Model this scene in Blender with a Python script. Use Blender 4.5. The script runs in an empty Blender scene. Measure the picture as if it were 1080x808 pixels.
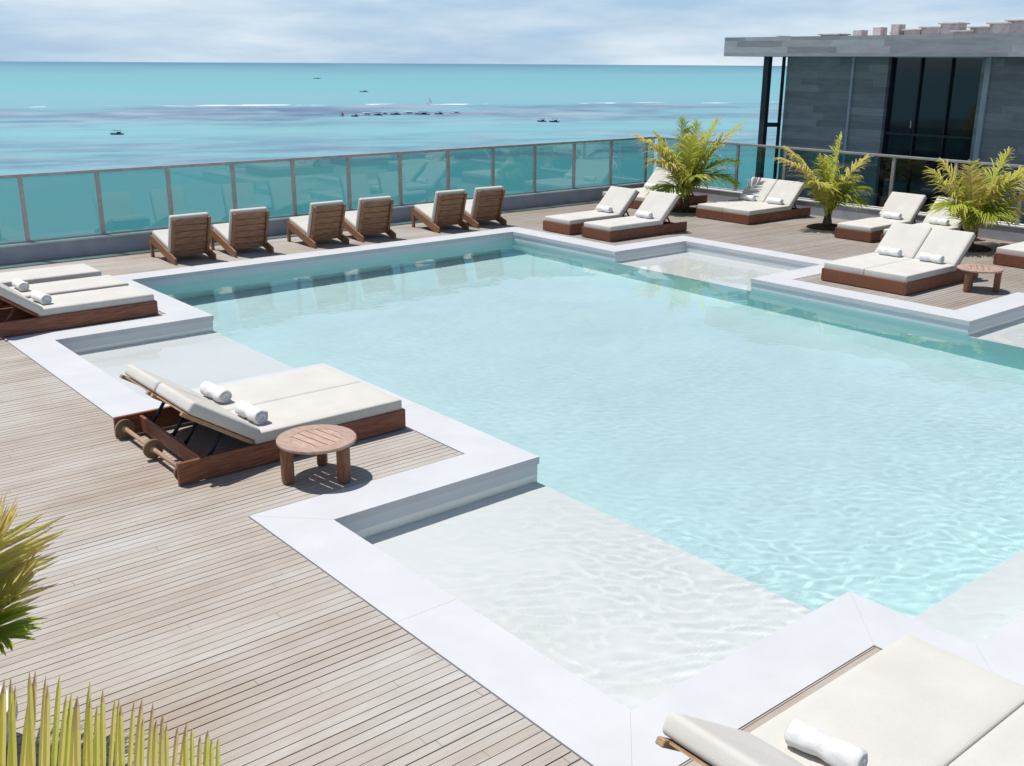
import bpy, bmesh, math, random
from mathutils import Vector, Matrix, noise
random.seed(7)
sc = bpy.context.scene
COL = sc.collection
R = math.radians
CAMH = 3.3
SEA_Z = CAMH - 58.0

# ------------------------------------------------------------------ materials
def new_mat(name):
    m = bpy.data.materials.new(name); m.use_nodes = True
    nt = m.node_tree; nt.nodes.clear()
    return m, nt
def N(nt, t, **kw):
    n = nt.nodes.new(t)
    for k, v in kw.items():
        if k == 'inp':
            for kk, vv in v.items(): n.inputs[kk].default_value = vv
        else: setattr(n, k, v)
    return n
def L(nt, a, ao, b, bi): nt.links.new(a.outputs[ao], b.inputs[bi])
def ramp(nt, stops, interp='LINEAR'):
    r = N(nt, 'ShaderNodeValToRGB'); cr = r.color_ramp; cr.interpolation = interp
    while len(cr.elements) > 1: cr.elements.remove(cr.elements[-1])
    cr.elements[0].position = stops[0][0]; cr.elements[0].color = (*stops[0][1], 1)
    for p, c in stops[1:]:
        e = cr.elements.new(p); e.color = (*c, 1)
    return r
def surf_mat(name, c1, c2, scale=4.0, stretch=(1, 1, 1), rough=0.6, bump=0.0, bscale=40.0, spec=0.4, metal=0.0, detail=6.0, lo=.35, hi=.65, rnd=0.0):
    """two-tone noise material in object space"""
    m, nt = new_mat(name)
    out = N(nt, 'ShaderNodeOutputMaterial'); p = N(nt, 'ShaderNodeBsdfPrincipled')
    p.inputs['Roughness'].default_value = rough; p.inputs['Specular IOR Level'].default_value = spec; p.inputs['Metallic'].default_value = metal
    tc = N(nt, 'ShaderNodeTexCoord'); mp = N(nt, 'ShaderNodeMapping'); mp.inputs['Scale'].default_value = stretch
    L(nt, tc, 'Object', mp, 'Vector')
    if rnd:
        oi = N(nt, 'ShaderNodeObjectInfo'); mu = N(nt, 'ShaderNodeMath', operation='MULTIPLY', inp={1: 37.0}); L(nt, oi, 'Random', mu, 0)
        cx = N(nt, 'ShaderNodeCombineXYZ'); L(nt, mu, 0, cx, 0); L(nt, mu, 0, cx, 1); L(nt, cx, 0, mp, 'Location')
    nz = N(nt, 'ShaderNodeTexNoise', inp={'Scale': scale, 'Detail': detail, 'Roughness': .6}); L(nt, mp, 0, nz, 'Vector')
    r = ramp(nt, [(lo, c1), (hi, c2)]); L(nt, nz, 'Fac', r, 0)
    if rnd:
        hs = N(nt, 'ShaderNodeHueSaturation'); mr = N(nt, 'ShaderNodeMapRange', inp={'To Min': 1 - rnd, 'To Max': 1 + rnd})
        L(nt, oi, 'Random', mr, 0); L(nt, mr, 0, hs, 'Value'); L(nt, r, 0, hs, 'Color'); L(nt, hs, 0, p, 'Base Color')
    else: L(nt, r, 0, p, 'Base Color')
    if bump:
        n2 = N(nt, 'ShaderNodeTexNoise', inp={'Scale': bscale, 'Detail': 4.0}); L(nt, mp, 0, n2, 'Vector')
        b = N(nt, 'ShaderNodeBump', inp={'Strength': bump, 'Distance': .01}); L(nt, n2, 'Fac', b, 'Height'); L(nt, b, 0, p, 'Normal')
    L(nt, p, 0, out, 'Surface')
    return m

M = {}
M['bedwood'] = surf_mat('bedwood', (.12, .040, .022), (.25, .10, .055), 5, (1.2, 14, 14), .5, .25, 60, .35, rnd=.14)
M['bedwood_end'] = surf_mat('bedwood_end', (.12, .040, .022), (.25, .10, .055), 5, (14, 1.2, 14), .5, .25, 60, .35, rnd=.14)
M['rawwood'] = surf_mat('rawwood', (.30, .17, .095), (.46, .30, .18), 6, (12, 1.5, 12), .6, .2, 50, .3)
M['chairwood'] = surf_mat('chairwood', (.17, .070, .034), (.34, .175, .095), 4, (1.5, 12, 12), .55, .25, 50, .3, rnd=.15)
M['tablewood'] = surf_mat('tablewood', (.36, .225, .165), (.50, .36, .285), 5, (2, 12, 2), .5, .2, 60, .35, rnd=.1)
M['tableleg'] = surf_mat('tableleg', (.15, .062, .032), (.27, .125, .066), 5, (12, 12, 1.5), .5, .2, 60, .35)
M['fabric'] = surf_mat('fabric', (.545, .52, .475), (.59, .57, .525), 3, (1, 1, 1), .95, .35, 220, .1, lo=.3, hi=.7)
M['towel'] = surf_mat('towel', (.80, .80, .81), (.88, .88, .885), 12, (1, 1, 1), 1.0, .8, 300, .05)
M['coping'] = surf_mat('coping', (.515, .52, .535), (.56, .565, .575), 1.6, (1, 1, 1), .55, .08, 90, .3)
M['poolwall'] = surf_mat('poolwall', (.55, .58, .60), (.68, .70, .70), 2.0, (1, 1, 1), .6, .05, 60, .2)
M['concrete'] = surf_mat('concrete', (.30, .315, .37), (.40, .41, .455), 2.5, (1, 1, 1), .85, .3, 50, .2)
M['ledge'] = surf_mat('ledge', (.50, .51, .53), (.62, .63, .64), 2.5, (1, 1, 1), .7, .1, 50, .2)
M['alu'] = surf_mat('alu', (.33, .315, .30), (.42, .40, .38), 6, (1, 1, 1), .42, 0, 50, .5, .55)
M['dark_metal'] = surf_mat('dark_metal', (.018, .022, .028), (.03, .034, .04), 3, (1, 1, 1), .5, 0, 50, .4, .2)
M['soil'] = surf_mat('soil', (.035, .025, .018), (.09, .06, .04), 14, (1, 1, 1), .95, .8, 60, .1)
M['trunk'] = surf_mat('trunk', (.07, .05, .03), (.20, .15, .09), 10, (1, 1, 5), .9, .8, 40, .1)
M['potwhite'] = surf_mat('potwhite', (.62, .62, .60), (.72, .71, .69), 5, (1, 1, 1), .6, .1, 60, .3)
M['paver'] = surf_mat('paver', (.50, .40, .38), (.66, .58, .56), 6, (1, 1, 1), .8, .2, 40, .2, rnd=.12)
M['white_paint'] = surf_mat('white_paint', (.62, .64, .66), (.80, .80, .80), 2, (1, 1, 1), .5, 0, 50, .4)
M['dark_hull'] = surf_mat('dark_hull', (.03, .05, .09), (.08, .10, .14), 2, (1, 1, 1), .5, 0, 50, .4)
M['red_cloth'] = surf_mat('red_cloth', (.60, .10, .06), (.75, .20, .12), 2, (1, 1, 1), .8, 0, 50, .2)
M['rubber'] = surf_mat('rubber', (.16, .10, .065), (.25, .16, .10), 6, (1, 1, 1), .6, .1, 60, .3)
M['rope'] = surf_mat('rope', (.42, .33, .22), (.56, .46, .33), 40, (1, 1, 1), .9, .4, 200, .1)
M['drain'] = surf_mat('drain', (.05, .05, .05), (.12, .115, .11), 12, (1, 1, 1), .7, .2, 60, .3)
M['stoneslab'] = surf_mat('stoneslab', (.20, .20, .19), (.30, .29, .27), 5, (1, 1, 1), .8, .2, 60, .2)

def pooltile_mat(deep=False):
    m, nt = new_mat('pooltile')
    out = N(nt, 'ShaderNodeOutputMaterial'); p = N(nt, 'ShaderNodeBsdfPrincipled', inp={'Roughness': .6, 'Specular IOR Level': .2})
    tc = N(nt, 'ShaderNodeTexCoord'); sep = N(nt, 'ShaderNodeSeparateXYZ'); L(nt, tc, 'Object', sep, 0)
    mr = N(nt, 'ShaderNodeMapRange', inp={'From Min': -1.4, 'From Max': 0.0}); L(nt, sep, 'Z', mr, 0)
    r = ramp(nt, [(0, (.40, .82, .81)), (.86, (.46, .84, .83)), (.885, (.50, .84, .83)), (.89, (.62, .65, .68)), (1, (.62, .65, .68))] if deep else [(0, (.63, .875, .89)), (.68, (.63, .875, .89)), (.685, (.93, .97, .96)), (.885, (.93, .97, .96)), (.89, (.62, .65, .68)), (1, (.62, .65, .68))], 'LINEAR'); L(nt, mr, 0, r, 0)  # aqua and teal below the waterline stand in for light absorbed by the water
    nz = N(nt, 'ShaderNodeTexNoise', inp={'Scale': .8, 'Detail': 5.0}); L(nt, tc, 'Object', nz, 'Vector')
    rg = ramp(nt, [(.3, (.93, .935, .92)), (.7, (1, 1, 1))]); L(nt, nz, 'Fac', rg, 0)
    mx = N(nt, 'ShaderNodeMix', data_type='RGBA', blend_type='MULTIPLY', inp={0: 1.0}); L(nt, r, 0, mx, 6); L(nt, rg, 0, mx, 7)
    L(nt, mx, 2, p, 'Base Color'); L(nt, p, 0, out, 0)
    return m
M['pooltile'] = pooltile_mat(); M['pooltile_deep'] = pooltile_mat(True)
def deck_mat():
    m, nt = new_mat('deckboards')
    out = N(nt, 'ShaderNodeOutputMaterial'); p = N(nt, 'ShaderNodeBsdfPrincipled', inp={'Roughness': .8, 'Specular IOR Level': .2})
    tc = N(nt, 'ShaderNodeTexCoord'); sep = N(nt, 'ShaderNodeSeparateXYZ'); L(nt, tc, 'Object', sep, 0)
    # board index along Y
    d = N(nt, 'ShaderNodeMath', operation='DIVIDE', inp={1: .072}); L(nt, sep, 'Y', d, 0)
    fl = N(nt, 'ShaderNodeMath', operation='FLOOR'); L(nt, d, 0, fl, 0)
    # board length index along X, offset by board
    wn0 = N(nt, 'ShaderNodeTexWhiteNoise', noise_dimensions='1D'); L(nt, fl, 0, wn0, 'W')
    dx = N(nt, 'ShaderNodeMath', operation='DIVIDE', inp={1: 5.2}); L(nt, sep, 'X', dx, 0)
    ax = N(nt, 'ShaderNodeMath', operation='ADD'); L(nt, dx, 0, ax, 0); L(nt, wn0, 'Value', ax, 1)
    fx = N(nt, 'ShaderNodeMath', operation='FLOOR'); L(nt, ax, 0, fx, 0)
    cb = N(nt, 'ShaderNodeCombineXYZ'); L(nt, fl, 0, cb, 0); L(nt, fx, 0, cb, 1)
    wn = N(nt, 'ShaderNodeTexWhiteNoise', noise_dimensions='2D'); L(nt, cb, 0, wn, 'Vector')
    br = ramp(nt, [(0, (.38, .33, .28)), (.5, (.42, .38, .335)), (1, (.46, .43, .39))]); L(nt, wn, 'Value', br, 0)
    # big weathering patches
    mp = N(nt, 'ShaderNodeMapping'); mp.inputs['Scale'].default_value = (.55, .9, 1); L(nt, tc, 'Object', mp, 0)
    nz = N(nt, 'ShaderNodeTexNoise', inp={'Scale': .9, 'Detail': 5.0, 'Roughness': .6}); L(nt, mp, 0, nz, 'Vector')
    rp = ramp(nt, [(.34, (.32, .235, .18)), (.47, (.41, .365, .315)), (.64, (.52, .51, .495))]); L(nt, nz, 'Fac', rp, 0)
    mx = N(nt, 'ShaderNodeMix', data_type='RGBA', inp={0: .5}); L(nt, br, 0, mx, 6); L(nt, rp, 0, mx, 7)
    # grain streaks
    mg = N(nt, 'ShaderNodeMapping'); mg.inputs['Scale'].default_value = (1.6, 60, 1); L(nt, tc, 'Object', mg, 0)
    ng = N(nt, 'ShaderNodeTexNoise', inp={'Scale': 2.0, 'Detail': 5.0, 'Roughness': .7}); L(nt, mg, 0, ng, 'Vector')
    rg = ramp(nt, [(.25, (.76, .73, .71)), (.7, (1.07, 1.07, 1.07))]); L(nt, ng, 'Fac', rg, 0)
    m2 = N(nt, 'ShaderNodeMix', data_type='RGBA', blend_type='MULTIPLY', inp={0: 1.0}); L(nt, mx, 2, m2, 6); L(nt, rg, 0, m2, 7)
    # older, browner boards on the far terrace
    fr_ = N(nt, 'ShaderNodeMapRange', inp={'From Min': 9.0, 'From Max': 15.0, 'To Min': 0.0, 'To Max': 1.0}); L(nt, sep, 'X', fr_, 0)
    m3 = N(nt, 'ShaderNodeMix', data_type='RGBA', blend_type='MULTIPLY', inp={7: (.76, .74, .73, 1)}); L(nt, fr_, 0, m3, 0); L(nt, m2, 2, m3, 6)
    L(nt, m3, 2, p, 'Base Color')
    b = N(nt, 'ShaderNodeBump', inp={'Strength': .4, 'Distance': .004}); L(nt, ng, 'Fac', b, 'Height'); L(nt, b, 0, p, 'Normal')
    L(nt, p, 0, out, 0)
    return m
M['deck'] = deck_mat()

def clad_mat(name, ca, cb_, cc, bw=1.1, bh=.18):
    """horizontal stone cladding strips, in the building's own Y / Z coordinates"""
    m, nt = new_mat(name)
    out = N(nt, 'ShaderNodeOutputMaterial'); p = N(nt, 'ShaderNodeBsdfPrincipled', inp={'Roughness': .75, 'Specular IOR Level': .3})
    tc = N(nt, 'ShaderNodeTexCoord'); sep = N(nt, 'ShaderNodeSeparateXYZ'); L(nt, tc, 'Object', sep, 0)
    dz = N(nt, 'ShaderNodeMath', operation='DIVIDE', inp={1: bh}); L(nt, sep, 'Z', dz, 0)
    fz = N(nt, 'ShaderNodeMath', operation='FLOOR'); L(nt, dz, 0, fz, 0)
    w0 = N(nt, 'ShaderNodeTexWhiteNoise', noise_dimensions='1D'); L(nt, fz, 0, w0, 'W')
    dy = N(nt, 'ShaderNodeMath', operation='DIVIDE', inp={1: bw}); L(nt, sep, 'Y', dy, 0)
    ay = N(nt, 'ShaderNodeMath', operation='ADD'); L(nt, dy, 0, ay, 0); L(nt, w0, 'Value', ay, 1)
    fy = N(nt, 'ShaderNodeMath', operation='FLOOR'); L(nt, ay, 0, fy, 0)
    cb = N(nt, 'ShaderNodeCombineXYZ'); L(nt, fy, 0, cb, 0); L(nt, fz, 0, cb, 1)
    wn = N(nt, 'ShaderNodeTexWhiteNoise', noise_dimensions='2D'); L(nt, cb, 0, wn, 'Vector')
    r = ramp(nt, [(0, ca), (.55, cb_), (1, cc)]); L(nt, wn, 'Value', r, 0)
    mp = N(nt, 'ShaderNodeMapping'); mp.inputs['Scale'].default_value = (1, 1.2, 9); L(nt, tc, 'Object', mp, 0)
    nz = N(nt, 'ShaderNodeTexNoise', inp={'Scale': 1.6, 'Detail': 6.0, 'Roughness': .65}); L(nt, mp, 0, nz, 'Vector')
    rg = ramp(nt, [(.3, (.84, .84, .84)), (.72, (1.15, 1.15, 1.15))]); L(nt, nz, 'Fac', rg, 0)
    mx = N(nt, 'ShaderNodeMix', data_type='RGBA', blend_type='MULTIPLY', inp={0: 1.0}); L(nt, r, 0, mx, 6); L(nt, rg, 0, mx, 7)
    L(nt, mx, 2, p, 'Base Color')
    b = N(nt, 'ShaderNodeBump', inp={'Strength': .6, 'Distance': .02}); L(nt, wn, 'Value', b, 'Height'); L(nt, b, 0, p, 'Normal')
    L(nt, p, 0, out, 0)
    return m
M['cladding'] = clad_mat('cladding', (.20, .20, .20), (.25, .25, .25), (.315, .31, .305))
M['fascia'] = clad_mat('fascia', (.28, .28, .29), (.35, .35, .36), (.44, .435, .44), 1.5, .16)
M['pilaster'] = surf_mat('pilaster', (.34, .36, .39), (.44, .46, .49), 3, (1, 1, .4), .7, .2, 40, .3)

def glass_mat(name, tint, refl=1.0, ior=1.5):
    m, nt = new_mat(name)
    out = N(nt, 'ShaderNodeOutputMaterial')
    tr = N(nt, 'ShaderNodeBsdfTransparent'); tr.inputs[0].default_value = (*tint, 1)
    gl = N(nt, 'ShaderNodeBsdfGlossy'); gl.inputs['Roughness'].default_value = .0; gl.inputs[0].default_value = (refl, refl, refl, 1)
    fr = N(nt, 'ShaderNodeFresnel', inp={'IOR': ior}); mx = N(nt, 'ShaderNodeMixShader')
    L(nt, fr, 0, mx, 0); L(nt, tr, 0, mx, 1); L(nt, gl, 0, mx, 2); L(nt, mx, 0, out, 0)
    return m
M['railglass'] = glass_mat('railglass', (.27, .50, .475), 1.0, 1.95); M['railglass_dark'] = glass_mat('railglass_dark', (.36, .58, .57), 1.0, 1.42)
def winglass():
    m, nt = new_mat('windowglass')
    out = N(nt, 'ShaderNodeOutputMaterial')
    p = N(nt, 'ShaderNodeBsdfPrincipled', inp={'Base Color': (.010, .016, .020, 1), 'Roughness': .06, 'Specular IOR Level': .5})
    L(nt, p, 0, out, 0); return m
M['window'] = winglass()

def water_mat():
    m, nt = new_mat('poolwater')
    out = N(nt, 'ShaderNodeOutputMaterial')
    g = N(nt, 'ShaderNodeBsdfGlass', inp={'Roughness': 0.0, 'IOR': 1.33})
    L(nt, g, 0, out, 0)
    return m
M['water'] = water_mat()

def sea_mat():
    m, nt = new_mat('seawater')
    out = N(nt, 'ShaderNodeOutputMaterial'); p = N(nt, 'ShaderNodeBsdfPrincipled', inp={'Roughness': .55, 'Specular IOR Level': .12})
    tc = N(nt, 'ShaderNodeTexCoord')
    rot = N(nt, 'ShaderNodeVectorRotate', rotation_type='Z_AXIS', inp={'Angle': -R(50.17)}); L(nt, tc, 'Object', rot, 'Vector')
    sep = N(nt, 'ShaderNodeSeparateXYZ'); L(nt, rot, 0, sep, 0)   # X = depth, Y = -lateral
    sh = N(nt, 'ShaderNodeMath', operation='MULTIPLY_ADD', inp={1: .3}); L(nt, sep, 'Y', sh, 0); L(nt, sep, 'X', sh, 2)   # depth + .3*Y
    mx0 = N(nt, 'ShaderNodeMath', operation='MAXIMUM', inp={1: 60.0}); L(nt, sh, 0, mx0, 0)
    s = N(nt, 'ShaderNodeMath', operation='DIVIDE', inp={0: 63100.0}); L(nt, mx0, 0, s, 1)
    # warp coordinates: (lateral/depth, s)
    dpt = N(nt, 'ShaderNodeMath', operation='DIVIDE'); L(nt, sep, 'Y', dpt, 0); L(nt, mx0, 0, dpt, 1)
    ls = N(nt, 'ShaderNodeMath', operation='MULTIPLY', inp={1: 10.0}); L(nt, dpt, 0, ls, 0)
    s2 = N(nt, 'ShaderNodeMath', operation='MULTIPLY', inp={1: .16}); L(nt, s, 0, s2, 0)
    cv = N(nt, 'ShaderNodeCombineXYZ'); L(nt, ls, 0, cv, 0); L(nt, s2, 0, cv, 1)
    n1 = N(nt, 'ShaderNodeTexNoise', inp={'Scale': .8, 'Detail': 6.0, 'Roughness': .62}); L(nt, cv, 0, n1, 'Vector')
    n1c = N(nt, 'ShaderNodeMath', operation='SUBTRACT', inp={1: .5}); L(nt, n1, 'Fac', n1c, 0)
    # band edges wobble
    amp = N(nt, 'ShaderNodeMath', operation='MULTIPLY', inp={1: 9.0}); L(nt, n1c, 0, amp, 0)
    ss = N(nt, 'ShaderNodeMath', operation='ADD'); L(nt, s, 0, ss, 0); L(nt, amp, 0, ss, 1)
    nf = N(nt, 'ShaderNodeMath', operation='DIVIDE', inp={1: 200.0}); L(nt, ss, 0, nf, 0)
    K = 200.0
    tq = (.15, .37, .39); bl = (.10, .22, .32)
    base = ramp(nt, [(0, bl), (4/K, (.085, .20, .29)), (8/K, (.12, .28, .34)), (14/K, (.155, .34, .39)), (26/K, tq), (36/K, (.18, .355, .41)), (46/K, (.17, .34, .40)), (60/K, (.19, .39, .43)), (80/K, (.17, .38, .42)), (110/K, (.14, .35, .40)), (1, (.11, .30, .36))])
    L(nt, nf, 0, base, 0)
    # reef mask by distance band
    band = ramp(nt, [(0, (0, 0, 0)), (42/K, (0, 0, 0)), (44/K, (1, 1, 1)), (51/K, (1,)*3), (57/K, (.7,)*3), (66/K, (.10,)*3), (76/K, (.65,)*3), (92/K, (.8,)*3), (104/K, (.05,)*3), (1, (0, 0, 0))])
    L(nt, nf, 0, band, 0)
    s3 = N(nt, 'ShaderNodeMath', operation='MULTIPLY', inp={1: .33}); L(nt, s, 0, s3, 0)
    cv2 = N(nt, 'ShaderNodeCombineXYZ', inp={2: 4.3}); L(nt, ls, 0, cv2, 0); L(nt, s3, 0, cv2, 1)
    n2 = N(nt, 'ShaderNodeTexNoise', inp={'Scale': .75, 'Detail': 8.0, 'Roughness': .68, 'Distortion': .4}); L(nt, cv2, 0, n2, 'Vector')
    rr = ramp(nt, [(.42, (0, 0, 0)), (.54, (1, 1, 1))]); L(nt, n2, 'Fac', rr, 0)
    addb = N(nt, 'ShaderNodeMath', operation='MULTIPLY'); L(nt, band, 0, addb, 0)
    mrr = N(nt, 'ShaderNodeMapRange', inp={'To Min': .10, 'To Max': 1.0}); L(nt, rr, 0, mrr, 0); L(nt, mrr, 0, addb, 1)
    reefc = ramp(nt, [(.3, (.07, .125, .215)), (.5, (.15, .215, .30)), (.66, (.30, .345, .40))]); L(nt, n1, 'Fac', reefc, 0)
    m1 = N(nt, 'ShaderNodeMix', data_type='RGBA'); L(nt, addb, 0, m1, 0); L(nt, base, 0, m1, 6); L(nt, reefc, 0, m1, 7)
    # surf: thin broken foam line
    fo = ramp(nt, [(0, (0,)*3), (41.6/K, (0,)*3), (42.1/K, (1,)*3), (42.5/K, (1,)*3), (43.0/K, (0,)*3), (1, (0,)*3)])
    amp2 = N(nt, 'ShaderNodeMath', operation='MULTIPLY', inp={1: 2.2}); L(nt, n1c, 0, amp2, 0)
    sf = N(nt, 'ShaderNodeMath', operation='ADD'); L(nt, s, 0, sf, 0); L(nt, amp2, 0, sf, 1)
    nff = N(nt, 'ShaderNodeMath', operation='DIVIDE', inp={1: 200.0}); L(nt, sf, 0, nff, 0); L(nt, nff, 0, fo, 0)
    cv3 = N(nt, 'ShaderNodeCombineXYZ', inp={2: 9.1}); L(nt, ls, 0, cv3, 0); L(nt, s2, 0, cv3, 1)
    n3 = N(nt, 'ShaderNodeTexNoise', inp={'Scale': 2.6, 'Detail': 4.0}); L(nt, cv3, 0, n3, 'Vector')
    r3 = ramp(nt, [(.52, (0,)*3), (.60, (1,)*3)]); L(nt, n3, 'Fac', r3, 0)
    fm = N(nt, 'ShaderNodeMath', operation='MULTIPLY'); L(nt, fo, 0, fm, 0); L(nt, r3, 0, fm, 1)
    m2 = N(nt, 'ShaderNodeMix', data_type='RGBA', inp={7: (.85, .86, .86, 1)}); L(nt, fm, 0, m2, 0); L(nt, m1, 2, m2, 6)
    L(nt, m2, 2, p, 'Base Color'); L(nt, p, 0, out, 0)
    return m
M['sea'] = sea_mat()

def leaf_mat():
    m, nt = new_mat('palmleaf')
    out = N(nt, 'ShaderNodeOutputMaterial')
    at = N(nt, 'ShaderNodeAttribute', attribute_name='tone')
    r = ramp(nt, [(0, (.12, .20, .03)), (.26, (.32, .42, .05)), (.55, (.56, .58, .085)), (.82, (.70, .62, .18)), (1, (.55, .41, .22))])
    L(nt, at, 'Fac', r, 0)
    p = N(nt, 'ShaderNodeBsdfPrincipled', inp={'Roughness': .45, 'Specular IOR Level': .4}); L(nt, r, 0, p, 'Base Color')
    t = N(nt, 'ShaderNodeBsdfTranslucent'); L(nt, r, 0, t, 0)
    mx = N(nt, 'ShaderNodeMixShader', inp={0: .45}); L(nt, p, 0, mx, 1); L(nt, t, 0, mx, 2); L(nt, mx, 0, out, 0)
    return m
M['leaf'] = leaf_mat()

# ------------------------------------------------------------------ mesh helpers
class MB:
    def __init__(s): s.bm = bmesh.new()
    def box(s, c, d, rot=None, bev=0.0, seg=1):
        """c centre, d full dims, rot Matrix/None"""
        b = bmesh.new(); bmesh.ops.create_cube(b, size=1.0)
        for v in b.verts: v.co = Vector((v.co.x*d[0], v.co.y*d[1], v.co.z*d[2]))
        if bev: bmesh.ops.bevel(b, geom=b.edges[:], offset=bev, segments=seg, affect='EDGES', profile=.5)
        mt = Matrix.Translation(Vector(c))
        if rot is not None: mt = mt @ rot.to_4x4()
        b.transform(mt); s._merge(b); return s
    def cyl(s, a, b_, r1, r2=None, n=16, smooth=True):
        a = Vector(a); b_ = Vector(b_); d = b_-a
        b = bmesh.new(); bmesh.ops.create_cone(b, cap_ends=True, segments=n, radius1=r1, radius2=r1 if r2 is None else r2, depth=d.length)
        q = d.to_track_quat('Z', 'Y').to_matrix().to_4x4()
        b.transform(Matrix.Translation((a+b_)/2) @ q)
        if smooth:
            for f in b.faces:
                if len(f.verts) == 4: f.smooth = True
        s._merge(b); return s
    def lathe(s, prof, n=28, c=(0, 0, 0), smooth=True):
        rings = []
        for r, z in prof:
            rings.append([s.bm.verts.new((c[0]+r*math.cos(2*math.pi*k/n), c[1]+r*math.sin(2*math.pi*k/n), c[2]+z)) for k in range(n)])
        for i in range(len(rings)-1):
            for k in range(n):
                f = s.bm.faces.new((rings[i][k], rings[i][(k+1) % n], rings[i+1][(k+1) % n], rings[i+1][k])); f.smooth = smooth
        s.bm.faces.new(list(reversed(rings[0]))); s.bm.faces.new(rings[-1]); return s
    def prism(s, pts, z0, z1, axis='z', off=0):
        """extruded polygon. axis z: pts (x,y); axis x: pts (y,z); axis y: pts (x,z)"""
        def P(p, h):
            return {'z': (p[0], p[1], h), 'x': (h, p[0], p[1]), 'y': (p[0], h, p[1])}[axis]
        a = [s.bm.verts.new(P(p, z0)) for p in pts]; b = [s.bm.verts.new(P(p, z1)) for p in pts]
        n = len(pts)
        fs = [s.bm.faces.new(a), s.bm.faces.new(b)]
        for i in range(n): fs.append(s.bm.faces.new((a[i], a[(i+1) % n], b[(i+1) % n], b[i])))
        bmesh.ops.recalc_face_normals(s.bm, faces=fs); return s
    def _merge(s, b):
        me = bpy.data.meshes.new('t'); b.to_mesh(me); b.free(); s.bm.from_mesh(me); bpy.data.meshes.remove(me)
    def build(s, name, m, parent=None, loc=(0, 0, 0), rz=0, smooth=False):
        me = bpy.data.meshes.new(name); s.bm.to_mesh(me); s.bm.free(); me.materials.append(m)
        if smooth:
            for p in me.polygons: p.use_smooth = True
        o = bpy.data.objects.new(name, me); COL.objects.link(o)
        o.location = loc; o.rotation_euler.z = rz
        if parent: o.parent = parent
        return o
def tag(o, label, cat, group=None, kind=None):
    if label: o['label'] = label
    if cat: o['category'] = cat
    if group: o['group'] = group
    if kind: o['kind'] = kind
    return o
def thing(name, label, cat, loc=(0, 0, 0), rz=0, group=None):
    o = bpy.data.objects.new(name, None); COL.objects.link(o); o.empty_display_size = .2
    o.location = loc; o.rotation_euler.z = rz
    return tag(o, label, cat, group)
def children(o): return [c for c in COL.objects if c.parent == o]
def copy_tree(o, parent=None):
    c = o.copy(); COL.objects.link(c); c.parent = parent
    for ch in children(o): copy_tree(ch, c)
    return c
def struct(o): o['kind'] = 'structure'; return o

# ------------------------------------------------------------------ pool outline (metres, camera above the origin)
X0, X1, X2, X3, X4 = 3.50, 5.55, 13.30, 15.20, 20.25
OUT = [(5.55,15.95),(13.30,15.95),(13.30,13.05),(15.20,13.05),(15.20,10.0),(13.30,10.0),(13.30,6.40),(15.20,6.40),(15.20,3.2),(13.30,3.2),(13.30,2.35),
       (5.55,2.35),(5.55,3.2),(3.50,3.2),(3.50,6.30),(5.55,6.30),(5.55,10.0),(3.50,10.0),(3.50,12.95),(5.55,12.95)]
def offset(poly, w):
    """mitre offset of a clockwise rectilinear outline, outwards by w"""
    n = len(poly); res = []
    for i in range(n):
        p0 = Vector(poly[i-1]); p = Vector(poly[i]); p1 = Vector(poly[(i+1) % n])
        d0 = (p-p0).normalized(); d1 = (p1-p).normalized()
        n0 = Vector((-d0.y, d0.x)); n1 = Vector((-d1.y, d1.x))     # left of travel = outside for clockwise
        res.append((p.x + w*(n0.x+n1.x), p.y + w*(n0.y+n1.y)))
    return res
CW = .45
COP = offset(OUT, CW)
def inside(x, y, poly):
    c = False; n = len(poly)
    for i in range(n):
        (xa, ya), (xb, yb) = poly[i], poly[(i+1) % n]
        if (ya > y) != (yb > y) and x < (xb-xa)*(y-ya)/(yb-ya)+xa: c = not c
    return c

# coping: ring with thickness, mitred joints modelled as hairline gaps
def coping():
    bm = bmesh.new(); n = len(OUT); zt, zb = .006, -.06
    inn = offset(OUT, -.012)
    def pt(p, z): return bm.verts.new((p[0], p[1], z))
    for i in range(n):
        j = (i+1) % n
        a, b, c, d = Vector(inn[i]), Vector(inn[j]), Vector(COP[j]), Vector(COP[i])
        # split each side into slabs ~1.2 m with 3 mm joints
        Ls = (b-a).length; k = max(1, round(Ls/1.6)); g = .0006
        for s_ in range(k):
            t0 = s_/k + (g/Ls); t1 = (s_+1)/k - (g/Ls)
            q = [a.lerp(b, t0), a.lerp(b, t1), None, None]
            # straight cuts for inner joints, mitre at ends
            dirv = (b-a).normalized(); nn = Vector((-dirv.y, dirv.x))*(CW+.012)
            e0 = d if s_ == 0 else q[0]+nn; e1 = c if s_ == k-1 else q[1]+nn
            if s_ == 0: e0 = d + dirv*g
            if s_ == k-1: e1 = c - dirv*g
            q[2] = e1; q[3] = e0
            dz = random.uniform(-.0006, .0006)
            top = [pt(p, zt+dz) for p in q]; bot = [pt(p, zb) for p in q]
            fs = [bm.faces.new(top), bm.faces.new(bot)]
            for m_ in range(4): fs.append(bm.faces.new((top[m_], top[(m_+1) % 4], bot[(m_+1) % 4], bot[m_])))
            bmesh.ops.recalc_face_normals(bm, faces=fs)
    mb = MB(); mb.bm = bm
    return struct(mb.build('pool_coping', M['coping']))
coping()

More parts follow.
